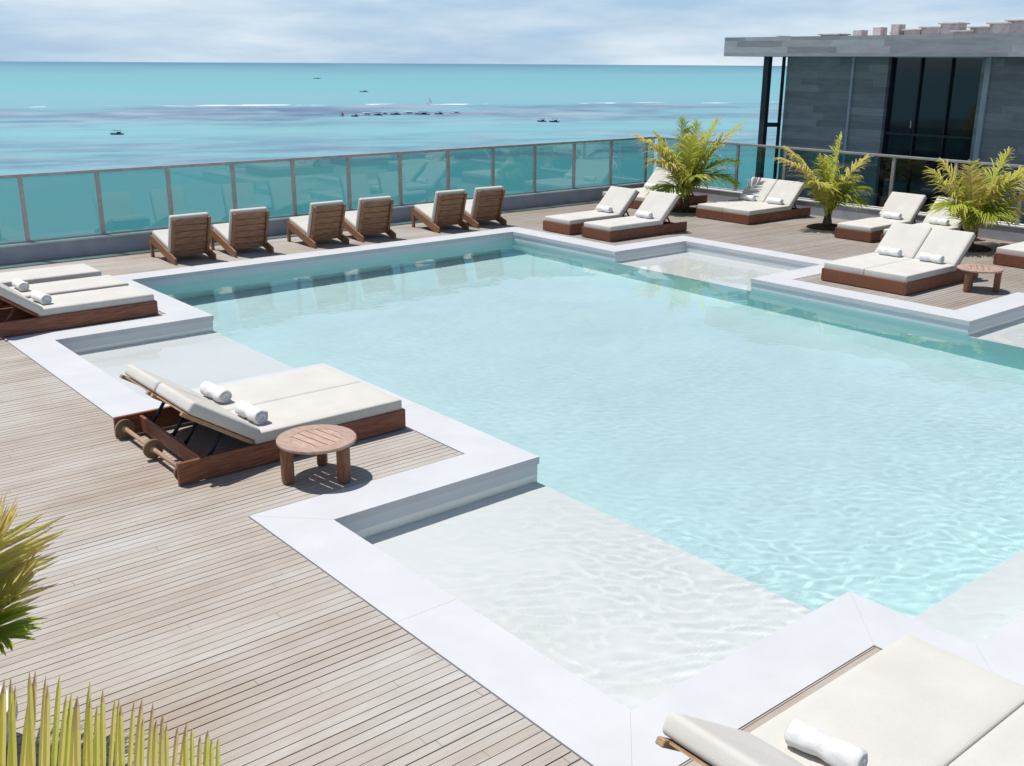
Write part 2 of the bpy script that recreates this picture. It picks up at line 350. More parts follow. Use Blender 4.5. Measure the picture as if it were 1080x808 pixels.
# pool basin: walls + shelf floors + deep floor
WL = -.16           # water level
SH = -.34           # shelf floor
DP = -1.35          # deep floor
def basin():
    bm = bmesh.new(); n = len(OUT)
    def quad(*p):
        f = bm.faces.new([bm.verts.new(q) for q in p]); return f
    main_x = (5.55, 13.30)
    for i in range(n):
        (xa, ya), (xb, yb) = OUT[i], OUT[(i+1) % n]
        deep = (abs(ya-yb) < .01 and (abs(ya-15.95) < .01 or abs(ya-2.35) < .01)) or (abs(xa-xb) < .01 and (abs(xa-5.55) < .01 or abs(xa-13.3) < .01))
        f = quad((xa, ya, -.055), (xb, yb, -.055), (xb, yb, DP-.02), (xa, ya, DP-.02))
        if deep: f.material_index = 1
    def floor(x0, x1, y0, y1, z): quad((x0, y0, z), (x1, y0, z), (x1, y1, z), (x0, y1, z))
    floor(5.55, 13.30, 2.35, 15.95, DP)
    for (x0, x1, y0, y1, xe) in ((3.5, 5.55, 10.0, 12.95, 5.55), (3.5, 5.55, 3.2, 6.3, 5.55), (13.3, 15.2, 10.0, 13.05, 13.3), (13.3, 15.2, 3.2, 6.4, 13.3)):
        floor(x0, x1, y0, y1, SH)
        quad((xe, y0, SH), (xe, y1, SH), (xe, y1, DP), (xe, y0, DP)).material_index = 1
    # entry bench along the near end
    floor(5.55, 13.30, 2.35, 2.98, SH-.01); quad((5.55, 2.98, SH-.01), (13.3, 2.98, SH-.01), (13.3, 2.98, DP), (5.55, 2.98, DP)).material_index = 1
    mb = MB(); mb.bm = bm
    o = struct(mb.build('pool_basin', M['pooltile'])); o.data.materials.append(M['pooltile_deep'])
    o.cycles.is_caustics_receiver = True
    return o
basin()

def water():
    g = .025; x0, x1, y0, y1 = 3.5, 15.2, 2.35, 15.95
    nx = round((x1-x0)/g); ny = round((y1-y0)/g)
    bm = bmesh.new(); vs = {}
    def sm(a, b, v):
        t = max(0.0, min(1.0, (v-a)/(b-a))); return t*t*(3-2*t)
    def h(x, y):
        a = noise.noise(Vector((x*.9+y*.25, y*.8, 0)))*.006
        b = noise.noise(Vector((x*2.4, y*3.0-x*.6, 3.1)))*.0022
        p, q = x*.77-y*.64, x*.64+y*.77
        w1 = noise.noise(Vector((p*1.3, q*1.3, 1.7)))
        n1 = noise.noise(Vector((p*4.2+w1, q*10.5+w1*1.5, 5.5)))
        n2 = noise.noise(Vector((p*8.0, q*14.0, 9.9)))
        rid = (1-abs(n1)*1.7)**2
        patch = sm(-.15, .35, noise.noise(Vector((x*.35, y*.35, 21.0))))
        near = sm(7.2, 3.6, y)
        edge = math.exp(-((x-5.5)/1.3)**2)
        m = near*(.22+.55*max(edge*(1 if x < 5.7 else .5), sm(6.5, 9.0, x)*sm(4.6, 2.8, y)*.8)) + .07*patch + .03
        if x > 5.6: m *= .42
        return a+b*(.5+.4*near) + (rid*.0046 + n2*.0022)*m + n2*.00022
    def V(i, j):
        if (i, j) not in vs:
            x, y = x0+i*g, y0+j*g; vs[(i, j)] = bm.verts.new((x, y, WL+h(x, y)))
        return vs[(i, j)]
    for i in range(nx):
        for j in range(ny):
            if inside(x0+(i+.5)*g, y0+(j+.5)*g, OUT):
                f = bm.faces.new((V(i, j), V(i+1, j), V(i+1, j+1), V(i, j+1))); f.smooth = True
    mb = MB(); mb.bm = bm
    o = struct(mb.build('pool_water', M['water']))
    o.cycles.is_caustics_caster = True
    return o
water()

# deck: planks along X with open joints, over a dark slab
def deck():
    xs0, xs1, ys0, ys1 = -9.0, 20.22, -6.0, 18.50
    bm = bmesh.new(); PT = .072; rows = int((ys1-ys0)/PT)
    for r in range(rows):
        ya = math.floor(ys0/PT+.5)*PT + r*PT; gap = random.choice((.005, .006, .006, .007, .008, .011))
        y_lo, y_hi = ya+gap/2, ya+PT-gap/2
        # intervals outside coping polygon : clip at coping vertex Ys
        cuts = sorted({y_lo, y_hi, *[p[1] for p in COP if y_lo < p[1] < y_hi]})
        for c0, c1 in zip(cuts[:-1], cuts[1:]):
            if c1-c0 < .004: continue
            ym = (c0+c1)/2; xsn = []
            n = len(COP)
            for i in range(n):
                (xa, y_a), (xb, y_b) = COP[i], COP[(i+1) % n]
                if (y_a > ym) != (y_b > ym): xsn.append(xa)
            xsn.sort(); bounds = [xs0]+xsn+[xs1]
            for k in range(0, len(bounds), 2):
                a, b = bounds[k]+(.006 if k else 0), bounds[k+1]-(.006 if k+1 < len(bounds)-1 else 0)
                # random butt joints
                off = random.Random(r).uniform(0, 5.2)
                js = []
                q = math.floor(a/5.2)*5.2+off
                while q < b:
                    if q > a+.2: js.append(q)
                    q += 10.4
                segs = [a]+js+[b]
                for s0, s1 in zip(segs[:-1], segs[1:]):
                    dz = random.uniform(-.0015, .0)
                    s0_, s1_ = s0+.0012, s1-.0012
                    t = [bm.verts.new(p) for p in ((s0_, c0, dz), (s1_, c0, dz), (s1_, c1, dz), (s0_, c1, dz))]
                    u = [bm.verts.new(p) for p in ((s0_, c0, -.022), (s1_, c0, -.022), (s1_, c1, -.022), (s0_, c1, -.022))]
                    bm.faces.new(t)
                    for m_ in range(4): bm.faces.new((t[(m_+1) % 4], t[m_], u[m_], u[(m_+1) % 4]))
    mb = MB(); mb.bm = bm
    struct(mb.build('timber_deck', M['deck']))
    # substructure (dark) with the coping outline cut out
    bm = bmesh.new()
    ysn = sorted({ys0, ys1+2, *[p[1] for p in COP]})
    for c0, c1 in zip(ysn[:-1], ysn[1:]):
        ym = (c0+c1)/2
        xsn = sorted(COP[i][0] for i in range(len(COP)) if (COP[i][1] > ym) != (COP[(i+1) % len(COP)][1] > ym))
        bounds = [xs0]+xsn+[xs1+2]
        for k in range(0, len(bounds), 2):
            a, b = bounds[k], bounds[k+1]
            bm.faces.new([bm.verts.new(p) for p in ((a, c0, -.03), (b, c0, -.03), (b, c1, -.03), (a, c1, -.03))])
    mb = MB(); mb.bm = bm
    struct(mb.build('deck_substructure', M['drain']))
    mb = MB()
    mb.box((5.6, 6.5, -2.2), (29.2+4, 28.4, 1.6))
    struct(mb.build('roof_slab', M['concrete']))
deck()
# drain channel along the sea wall
mb = MB(); mb.box((5.6, 18.42, -.004), (29.2, .09, .02)); struct(mb.build('drain_channel', M['stoneslab']))

# ------------------------------------------------------------------ walls and railings
WY, WX = 18.50, 20.20        # faces of the two low walls
mb = MB(); mb.box((5.85, WY+.14, .125), (29.7, .28, .31)); wall1 = tag(mb.build('parapet_wall', M['concrete']), 'low grey concrete parapet wall along the sea side behind the slatted chairs', 'wall')
mb = MB(); mb.box((5.85, WY+.14, .295), (29.72, .32, .03), bev=.004); mb.build('ledge', M['ledge'], wall1)
mb = MB(); mb.box((WX+.14, 5.0, .125), (.28, 26.96, .31)); wall2 = tag(mb.build('parapet_wall', M['concrete']), 'low pale concrete parapet wall in front of the dark building', 'wall')
mb = MB(); mb.box((WX+.14, 5.0, .295), (.32, 26.94, .03), bev=.004); mb.build('ledge', M['ledge'], wall2)
RZ = 1.44
def railing(label, along, a0, a1, fixed, posts, base):
    root = thing('glass_railing', label, 'railing', base)
    bx, by, bz = base
    def P(t, z, o=0): return (t-bx, fixed+o-by, z) if along == 'x' else (fixed+o-bx, t-by, z)
    def D(l, w, h): return (l, w, h) if along == 'x' else (w, l, h)
    mb = MB(); mb.box(P((a0+a1)/2, RZ-.02), D(a1-a0, .085, .05), bev=.008, seg=2); mb.build('handrail', M['alu'], root)
    mb = MB(); mb.box(P((a0+a1)/2, .325), D(a1-a0, .05, .03), bev=.004); mb.build('bottom_rail', M['alu'], root)
    for t in posts:
        mb = MB(); mb.box(P(t, .875), D(.075, .055, 1.09), bev=.006); mb.box(P(t, .316), D(.13, .10, .012)); mb.build('post', M['alu'], root)
    ends = [a0]+sorted(posts)+[a1]
    for u, v in zip(ends[:-1], ends[1:]):
        if v-u < .2: continue
        bm = bmesh.new()
        c = [(u+.045, .342), (v-.045, .342), (v-.045, RZ-.045), (u+.045, RZ-.045)]
        bm.faces.new([bm.verts.new(P(t, z)) for t, z in c])
        mb = MB(); mb.bm = bm; mb.build('glass_panel', M['railglass'] if along == 'x' else M['railglass_dark'], root)
    return root
sea_posts = [19.98-1.262*k for k in range(0, 20)]
railing('glass railing with grey aluminium posts on the sea side of the pool deck', 'x', -4.2, 20.34, WY+.13, sea_posts, (8, WY+.13, 0))
bld_posts = [18.40] + [17.34-1.37*k for k in range(0, 14)]
railing('glass railing in front of the dark stone-clad building', 'y', -2.0, 18.60, WX+.13, bld_posts, (WX+.13, 8, 0))

# ------------------------------------------------------------------ furniture
def rounded(mb, c, d, rot=None, bev=.03, seg=4, puff=0.0):
    b = bmesh.new(); bmesh.ops.create_cube(b, size=1.0)
    for v in b.verts: v.co = Vector((v.co.x*d[0], v.co.y*d[1], v.co.z*d[2]))
    bmesh.ops.bevel(b, geom=b.edges[:], offset=bev, segments=seg, affect='EDGES', profile=.5)
    for f in b.faces: f.smooth = True
    if puff:
        top = [f for f in b.faces if f.calc_area() > .3*d[0]*d[1]]
        bmesh.ops.subdivide_edges(b, edges=list({e for f in top for e in f.edges}), cuts=14, use_grid_fill=True)
        for v in b.verts:
            u, w = 2*v.co.x/d[0], 2*v.co.y/d[1]
            if v.co.z > 0: v.co.z += (puff+.007*noise.noise(Vector((v.co.x*5+c[0]*3+c[1], v.co.y*5+c[1]*7, 0))))*(max(0, 1-u*u)**.5)*(max(0, 1-w*w)**.5)
    mt = Matrix.Translation(Vector(c))
    if rot is not None: mt = mt @ rot.to_4x4()
    b.transform(mt); mb._merge(b)

def lounger(name, label, loc, n=1, ang=38, group=None, width=None):
    """foot at local x=0, head at +x 2.19, near side y=0. n mattresses side by side"""
    Lg = 2.19; W = width or (.80 if n == 1 else 1.46); t = .035; BH = .20
    root = thing(name, label, 'sun lounger' if n == 1 else 'double sun lounger', loc[:3], loc[3] if len(loc) > 3 else 0, group)
    fr = MB()
    for y in (t/2, W-t/2):
        fr.box((Lg/2, y, .012+(BH-.012)/2), (Lg, t, BH-.012), bev=.004)
    fr.box((t/2+.002, W/2, .012+(BH-.012)/2), (t, W-2*t-.002, BH-.014), bev=.003)
    fr.build('frame', M['bedwood'], root)
    cb = MB(); cb.box((Lg-.24, W/2, .11), (.03, W-2*t-.004, .14), bev=.003); cb.build('crossbar', M['bedwood_end'], root)
    sl = MB()
    for k in range(14): sl.box((.09+k*.105, W/2, .178), (.07, W-2*t-.004, .018))
    sl.build('slat_base', M['bedwood_end'], root)
    # roller axle with discs
    ax = MB(); ax.cyl((Lg-.075, t, .095), (Lg-.075, W-t, .095), .019); ax.build('axle', M['rawwood'], root)
    for yy in ([t+.03, W/2, W-t-.03] if n == 2 else [t+.03, W-t-.03]):
        w = MB(); w.cyl((Lg-.075, yy-.016, .095), (Lg-.075, yy+.016, .095), .085, n=28); wo = w.build('wheel', M['rubber'], root)
        r_ = MB(); r_.cyl((Lg-.075, yy-.032, .095), (Lg-.075, yy+.032, .095), .030, n=14); r_.build('rope_binding', M['rope'], wo)
    HX = 1.50; a = R(ang); BL = .69
    mw = (W-.03)/n if n == 2 else W-.04
    for k in range(n):
        yc = W/2 if n == 1 else .015+mw*(k+.5)
        m_ = MB(); rounded(m_, (HX/2+.012, yc, .187+.055), (HX-.02, mw-.003, .105), bev=.016 if n == 2 else .028, seg=4, puff=.006); m_.build('mattress', M['fabric'], root)
        # back: rotates about hinge (HX, z=.195)
        rot = Matrix.Rotation(-a, 3, 'Y')
        def B(u, y, h): v = rot @ Vector((u, 0, h)); return (HX+v.x, y, .190+v.z)
        m_ = MB(); rounded(m_, B(BL/2+.005, yc, .085), (BL, mw-.008, .105), rot, bev=.03, seg=4, puff=.006); m_.build('back_cushion', M['fabric'], root)
        bf = MB()
        for dy in (-mw/2+.05, mw/2-.05): bf.box(B(BL/2+.02, yc+dy, .008), (BL+.02, .045, .034), rot, bev=.004)
        for q in range(6): bf.box(B(.07+q*.118, yc, .02), (.06, mw-.15, .012), rot)
        bo = bf.build('backrest_frame', M['rawwood'] if ang < 36 else M['bedwood'], root)
        # prop: two struts from mid back down to a notch bar
        top = Vector(B(BL*.40, 0, .0)); foot = Vector((HX+.405, 0, .09))
        pr = MB()
        for dy in (-mw/2+.13, mw/2-.13):
            p0 = Vector((top.x, yc+dy, top.z)); p1 = Vector((foot.x, yc+dy, foot.z)); dv = p1-p0
            pr.cyl(p0, p1, .017, n=8)
        pr.cyl((foot.x, yc-mw/2+.08, foot.z), (foot.x, yc+mw/2-.08, foot.z), .016, n=10)
        pr.build('prop_strut', M['dark_metal'] if n == 2 and ang < 36 else M['bedwood_end'], root)
    return root

def towel(label, c, rz=0.0, length=.36, r=.068, group='rolled towels on the sun loungers', seed=0, rx=0.0):
    pinch = .10+.16*((seed*7) % 5)/4 if seed > 4 else .10
    """rolled towel lying along local x with a slightly pinched middle and a spiral end"""
    rnd = random.Random(seed); bm = bmesh.new(); n = 26; k = 22; rings = []
    ph = rnd.uniform(0, 6)
    for i in range(k+1):
        t = i/k; x = (t-.5)*length
        e = 1-pinch*math.exp(-((t-.5)/.09)**2) + .04*math.sin(9*t+ph)
        if i in (0, k): e *= .93
        rings.append([])
        for j in range(n):
            A = 2*math.pi*j/n
            rr = r*e*(1+.11*noise.noise(Vector((x*14+seed, math.cos(A)*1.5, math.sin(A)*1.5)))+.04*noise.noise(Vector((x*50+seed, math.cos(A)*5, math.sin(A)*5))))
            # seam of the outer wrap
            dA = (A-2.2-t*(1.2+1.6*((seed*3) % 4)/3)) % (2*math.pi); rr *= 1+.13*math.exp(-dA*2.2)-.05*math.exp(-(2*math.pi-dA)*4)
            z = math.sin(A)*rr; z = z*(.90 if z < 0 else 1)
            rings[-1].append(bm.verts.new((x, math.cos(A)*rr, z)))
    for i in range(k):
        for j in range(n):
            f = bm.faces.new((rings[i][j], rings[i+1][j], rings[i+1][(j+1) % n], rings[i][(j+1) % n])); f.smooth = True
    # spiral ends: concentric steps going in and out
    for end, sg in ((0, -1), (k, 1)):
        prev = rings[end]
        for q, (fr_, dx) in enumerate(((.86, .008), (.80, -.012), (.66, -.010), (.60, .006), (.44, .004), (.38, -.012), (.20, -.008), (.12, .004))):
            cur = []
            for j in range(n):
                v = rings[end][j].co; s_ = fr_-.10*j/n
                cur.append(bm.verts.new((v.x+sg*dx, v.y*s_, v.z*s_)))
            for j in range(n):
                f = bm.faces.new((prev[j], prev[(j+1) % n], cur[(j+1) % n], cur[j])); f.smooth = True
            prev = cur
        bm.faces.new(prev)
    bmesh.ops.recalc_face_normals(bm, faces=bm.faces[:])
    mb = MB(); mb.bm = bm
    o = mb.build('rolled_towel', M['towel'], None, c, rz)
    o.rotation_euler.x = rx
    return tag(o, label, 'towel', group)
TZ = .190+.105+.068-.004

GL = 'sun loungers around the pool'
HP = math.pi
# A: near double bed, head towards -x (rotate 180: near side y=0 becomes far side)
lounger('double_sun_lounger', 'double sun lounger with low raised back beside the slatted round table in the foreground', (5.06, 9.07, 0, HP), 2, 33, GL)
towel('rolled towel on the foreground table-side double lounger, nearer to the table', (3.70, 7.98, TZ), HP/2+.05, seed=1)
towel('rolled towel on the foreground table-side double lounger, farther from the table', (3.70, 8.70, TZ), HP/2+.08, seed=2)
# B: three singles at the left
lb = ['nearest of the three single loungers at the left edge',
      'single sun lounger at the left photo edge, middle one of three in a row',
      'single sun lounger at the left photo edge, rearmost of three, next to the parapet wall']
for k, y in enumerate((14.22, 15.13, 16.24)):
    lounger('sun_lounger', lb[k], (5.0, y, 0, HP), 1, 36, GL)
towel('rolled white towel on the nearest of the three loungers at the left edge', (3.65, 13.82, TZ), HP/2+.1, seed=3)
towel('rolled white towel on the middle of the three loungers at the left edge', (3.67, 14.80, TZ), HP/2+.0, seed=4)
# C pair at far corner of the pool
lounger('sun_lounger', 'right single sun lounger of the pair at the far pool corner', (13.96, 13.84, 0), 1, 45, GL)
lounger('sun_lounger', 'left single sun lounger of the pair at the far pool corner', (13.90, 14.92, 0), 1, 45, GL)
towel('rolled white towel on the right lounger of the pair at the far pool corner', (15.32, 14.26, TZ), HP/2, seed=5)
towel('rolled white towel on the left lounger of the pair at the far pool corner', (15.27, 15.34, TZ), HP/2, seed=6)
# C3 double behind, D double
lounger('double_sun_lounger', 'double sun lounger tucked into the railing corner behind the big palm', (17.70, 16.45, 0), 2, 45, GL)
towel('rolled white towel on the corner double lounger, left mattress near the corner post', (19.06, 17.55, TZ), HP/2, seed=7)
towel('rolled white towel on the corner double lounger, right mattress beside the palm', (19.06, 16.80, TZ), HP/2, seed=8)
lounger('double_sun_lounger', 'double sun lounger between the corner palm and the middle palm', (17.82, 13.58, 0), 2, 45, GL)
towel('rolled white towel on the double lounger between the two palms, left mattress', (19.18, 14.70, TZ), HP/2, seed=9)
towel('rolled white towel on the double lounger between the two palms, right mattress', (19.18, 13.95, TZ), HP/2, seed=10)
# E, E2 single
lounger('sun_lounger', 'single sun lounger right of the middle palm, against the building-side parapet', (17.85, 10.72, 0), 1, 45, GL)
towel('rolled white towel on the single lounger right of the middle palm', (19.21, 11.12, TZ), HP/2, seed=11)
lounger('sun_lounger', 'single sun lounger half hidden behind the right palm', (17.85, 9.72, 0), 1, 45, GL)
towel('rolled white towel on the lounger half hidden behind the right palm', (19.21, 10.12, TZ), HP/2, seed=12)
# F double
lounger('double_sun_lounger', 'double sun lounger on the pool-side peninsula at the right, beside the small round table', (14.06, 7.78, 0), 2, 43, GL)
towel('rolled white towel on the right peninsula double lounger, left mattress', (15.40, 8.88, TZ), HP/2, seed=13)
towel('rolled white towel on the right peninsula double lounger, right mattress', (15.40, 8.16, TZ), HP/2, seed=14)
# G
lounger('double_sun_lounger', 'sun lounger cut off by the right photo edge, below the right palm', (17.58, 6.74, 0), 2, 43, GL)
# L: bottom right
lounger('double_sun_lounger', 'large cream double sun lounger cut off by the bottom right photo corner', (4.93, 2.48, 0, HP), 2, 33, GL)
towel('rolled white towel on the foreground double lounger at the bottom right', (3.62, 2.12, TZ-.006), HP/2+.12, seed=15, length=.34, r=.062)

# --- round tables
def round_table(label, loc, rz, gap=True):
    root = thing('side_table', label, 'side table', loc, rz, 'round wooden side tables')
    RT, ZT = .325, .345; t = .028
    top = MB(); n = 56
    # ring
    ri = .205
    ringp = []
    for k in range(n): ringp.append((math.cos(2*math.pi*k/n), math.sin(2*math.pi*k/n)))
    bm = top.bm; prof = [(ri, ZT-t), (RT-.006, ZT-t), (RT, ZT-t+.006), (RT, ZT-.006), (RT-.006, ZT), (ri, ZT)]
    rr = [[bm.verts.new((c*p[0], s_*p[0], p[1])) for c, s_ in ringp] for p in prof]
    for i in range(len(prof)):
        a, b = rr[i], rr[(i+1) % len(prof)]
        for k in range(n): f = bm.faces.new((a[k], a[(k+1) % n], b[(k+1) % n], b[k])); f.smooth = False
    top.build('top_rim', M['tablewood'], root)
    # slats inside, open joints
    sl = MB(); m_ = 5; w = 2*ri/m_
    for k in range(m_):
        y0 = -ri+k*w+.005; y1 = -ri+(k+1)*w-.005
        pts = []
        for q in range(9):
            y = y0+(y1-y0)*q/8; pts.append((math.sqrt(max(.0001, ri*ri-y*y))-.0015, y))
        for q in range(9):
            y = y1-(y1-y0)*q/8; pts.append((-math.sqrt(max(.0001, ri*ri-y*y))+.0015, y))
        sl.prism(pts, ZT-t+.002, ZT-.002)
    sl.build('slat', M['tablewood'], root)
    # cross battens + legs
    for k in range(3):
        A = R(173+120*k)-rz
        c, s_ = math.cos(A), math.sin(A)
        lg = MB(); rot = Matrix.Rotation(A, 3, 'Z')
        lg.box((c*.262, s_*.262, (ZT-t)/2+.001), (.095, .085, ZT-t-.004), rot, bev=.02, seg=3)
        lg.build('leg', M['tableleg'], root)
    bt = MB()
    for k in range(3):
        A = R(173+120*k)-rz; rot = Matrix.Rotation(A, 3, 'Z')
        bt.box((math.cos(A)*.11, math.sin(A)*.11, ZT-t-.018), (.20, .04, .03), rot)
    bt.build('brace', M['tableleg'], root)
    return root
round_table('round slatted wooden side table standing on the deck beside the near double lounger', (3.85, 7.11, 0), R(-82))
round_table('small round wooden side table on the right peninsula beside the double lounger', (15.33, 7.33, 0), R(30))

# --- low chairs facing the sea
def make_chair():
    root = thing('lounge_chair', None, 'chair', (0, 0, 0), 0, 'low slatted lounge chairs facing the sea')
    W = .74; t = .036
    for s_ in (-1, 1):
        x0 = s_*(W/2-t/2)
        f = MB(); pts = [(-.10, 0.0), (.03, 0.0), (.90, .27), (.90, .375), (.78, .375), (-.10, .10)]
        f.prism(pts, x0-t/2, x0+t/2, 'x'); f.build('side_rail', M['chairwood'], root)
        l = MB(); l.box((x0, .865, .14), (t+.008, .07, .278), bev=.004); l.build('leg', M['chairwood'], root)
    lean = math.atan2(.20, .66)
    rot = Matrix.Rotation(lean, 3, 'X')      # top leans to -y
    def P(x, u, h=0): v = rot @ Vector((0, h, u)); return (x, .13+v.y, .10+v.z)
    for s_ in (-1, 1):
        u_ = MB(); u_.box(P(s_*(W/2-t-.024), .335, -.01), (.045, .07, .70), rot, bev=.004); u_.build('upright', M['chairwood'], root)
    b = MB()
    for k in range(6): b.box(P(0, .045+k*.116, .004), (W-2*t-.10, .020, .098), rot, bev=.003)
    b.build('back_slats', M['chairwood'], root)
    s = MB(); sr = Matrix.Rotation(math.atan2(.27, .87), 3, 'X')
    for k in range(6): s.box((0, .22+k*.115, .145+k*.0345), (W-2*t-.004, .085, .018), sr)
    s.build('seat_slats', M['chairwood'], root)
    c = MB(); rounded(c, (0, .55, .315), (W-2*t-.02, .70, .095), sr, bev=.03, puff=.012); c.build('seat_cushion', M['fabric'], root)
    c = MB(); rounded(c, P(-.012, .385, .070), (W-2*t+.015, .09, .67), rot, bev=.028, seg=3); c.build('back_cushion', M['fabric'], root)
    return root
lab = ['low slatted lounge chair facing the sea, leftmost of the six',
       'slatted lounge chair facing the sea, second from the left of six',
       'slatted lounge chair facing the sea, left chair of the middle pair',
       'slatted lounge chair facing the sea, right chair of the middle pair',
       'slatted lounge chair facing the sea, left chair of the last pair',
       'slatted lounge chair facing the sea, last on the right at the pool corner']
ch0 = make_chair()
for k, (x, y, rz) in enumerate(((6.95, 16.80, .02), (8.04, 16.82, -.01), (9.57, 16.78, .02), (10.62, 16.80, -.05), (12.39, 16.80, -.04), (13.38, 16.80, -.06))):
    o = ch0 if k == 0 else copy_tree(ch0)
    o.location = (x, y, 0); o.rotation_euler.z = rz; o['label'] = lab[k]

# ------------------------------------------------------------------ palms
def frond(root, base, tip, nl=52, ll=.42, arch=.35, tone=.5, droop=.35, seed=0, lang=52, wid=.026, stalk=.20, up_=(.05, .40)):
    """pinnate frond: curved rachis with two rows of leaflets. Coordinates local to the root"""
    rnd = random.Random(seed); b = Vector(base); t = Vector(tip); d = t-b; Lf = d.length
    up = Vector((0, 0, 1)); side = d.cross(up)
    if side.length < .05: side = Vector((1, .3, 0))
    side.normalize(); nrm = side.cross(d).normalized()
    if nrm.z < 0: nrm = -nrm
    mid = b+d*.5+nrm*arch*Lf*.9 + Vector((0, 0, .05))
    def C(s): return b*(1-s)**2 + mid*2*s*(1-s) + t*s*s
    def T(s): return ((mid-b)*2*(1-s) + (t-mid)*2*s).normalized()
    bm = bmesh.new(); tl = bm.faces.layers.float.new('tone_f')
    # rachis
    k = 14; rings = []
    for i in range(k+1):
        s = i/k; c = C(s); ta = T(s); sd = ta.cross(up); sd = sd.normalized() if sd.length > .05 else side; nn = sd.cross(ta).normalized()
        r = .019*(1-s)**.8+.0035
        if s < .1: r *= 1.5
        rings.append([bm.verts.new(c+(sd*math.cos(a)+nn*math.sin(a)*.7)*r) for a in (0, 1.26, 2.5, 3.77, 5.03)])
    for i in range(k):
        for j in range(5):
            f = bm.faces.new((rings[i][j], rings[i][(j+1) % 5], rings[i+1][(j+1) % 5], rings[i+1][j])); f[tl] = min(.85, tone+.22); f.smooth = True
    for i in range(nl):
        s = stalk+(1-stalk)*(i+.3)/nl
        c = C(min(s, 1)); ta = T(s); sd = ta.cross(up); sd = sd.normalized() if sd.length > .05 else side
        nn = sd.cross(ta).normalized()
        # leaflet length profile
        q = (s-stalk)/(1-stalk); pl = ll*(.50+.6*math.sin(math.pi*min(1, q*.75+.15)))*(1-.55*q**2.5)
        for sg in (-1, 1):
            l = pl*rnd.uniform(.85, 1.1); an = R(lang-(22 if lang < 60 else 8)*q+rnd.uniform(-6, 6))
            dv = (ta*math.cos(an)+sd*sg*math.sin(an)+nn*rnd.uniform(*up_)).normalized()
            dr = droop*rnd.uniform(.6, 1.3)
            w = wid*rnd.uniform(.8, 1.15)*(1-.35*q)
            wv = dv.cross(nn).normalized()
            wv = (wv*.8+nn*.45*sg).normalized()
            pts = []
            for u, wf in ((0, .45), (.25, 1), (.6, 1), (.86, .7), (1, .08)):
                p = c+dv*l*u-Vector((0, 0, 1))*dr*l*u*u
                pts.append((p-wv*w*.5*wf, p+wv*w*.5*wf))
            tn = tone+.05+rnd.uniform(-.13, .13)+.10*q
            vs = [(bm.verts.new(a), bm.verts.new(b_)) for a, b_ in pts]
            fold = wv.cross(dv).normalized()*w*.22
            cs = [bm.verts.new((a+b_)/2-fold*(1 if q_ < 4 else 0)) for q_, (a, b_) in enumerate(pts)]
            brown = rnd.random() < .25; br_ = rnd.uniform(.75, 1.3)
            for m_ in range(4):
                tv = max(0, min(1, tn+(.0, .0, .04, .16)[m_]*(2.0 if brown else br_)))
                for A_, B_ in ((0, 'c'), ('c', 1)):
                    g_ = lambda k_, s_: cs[k_] if s_ == 'c' else vs[k_][s_]
                    f = bm.faces.new((g_(m_, A_), g_(m_, B_), g_(m_+1, B_), g_(m_+1, A_))); f[tl] = tv
    me = bpy.data.meshes.new('frond'); 
    vals = [f[tl] for f in bm.faces]
    bm.faces.layers.float.remove(tl)
    bm.to_mesh(me); bm.free()
    at = me.attributes.new('tone', 'FLOAT', 'FACE')
    at.data.foreach_set('value', vals)
    me.materials.append(M['leaf'])
    o = bpy.data.objects.new('frond', me); COL.objects.link(o); o.parent = root
    return o
def palm(label, loc, fronds, trunk_h=.30, trunk_r=.09, bed=True, seed=0, group='young coconut palms along the building-side railing', ll=.68, wid=.034):
    root = thing('palm_tree', label, 'palm', loc, 0, group)
    tr = MB(); prof = []
    k = 12
    for i in range(k+1):
        z = trunk_h*i/k; r = trunk_r*(1.25-.55*i/k)*(1+.10*(i % 2)); prof.append((r, z))
    tr.lathe(prof, 14); tr.build('trunk', M['trunk'], root)
    # leaf sheaths
    sh = MB(); rnd = random.Random(seed)
    for i in range(9):
        a = i*2.4+rnd.uniform(-.3, .3); sh.cyl((math.cos(a)*trunk_r*1.1, math.sin(a)*trunk_r*1.1, .02), (math.cos(a)*trunk_r*.55, math.sin(a)*trunk_r*.55, trunk_h+.1), .032, .018, 7)
    sh.build('leaf_sheath', M['trunk'], root)
    if bed:
        s = MB(); s.lathe([(.42, 0), (.41, .02), (.30, .05), (.12, .07), (.02, .075)], 24); s.build('soil_mound', M['soil'], root)
    for i, f in enumerate(fronds):
        tip, arch, tone = f[:3]
        a = math.atan2(tip[1], tip[0])
        frond(root, (math.cos(a)*.03, math.sin(a)*.03, trunk_h-.02), tip, arch=arch, tone=tone, seed=seed*31+i, ll=f[3] if len(f) > 3 else ll, droop=f[4] if len(f) > 4 else .55, wid=wid, **(f[5] if len(f) > 5 else {}))
    return root

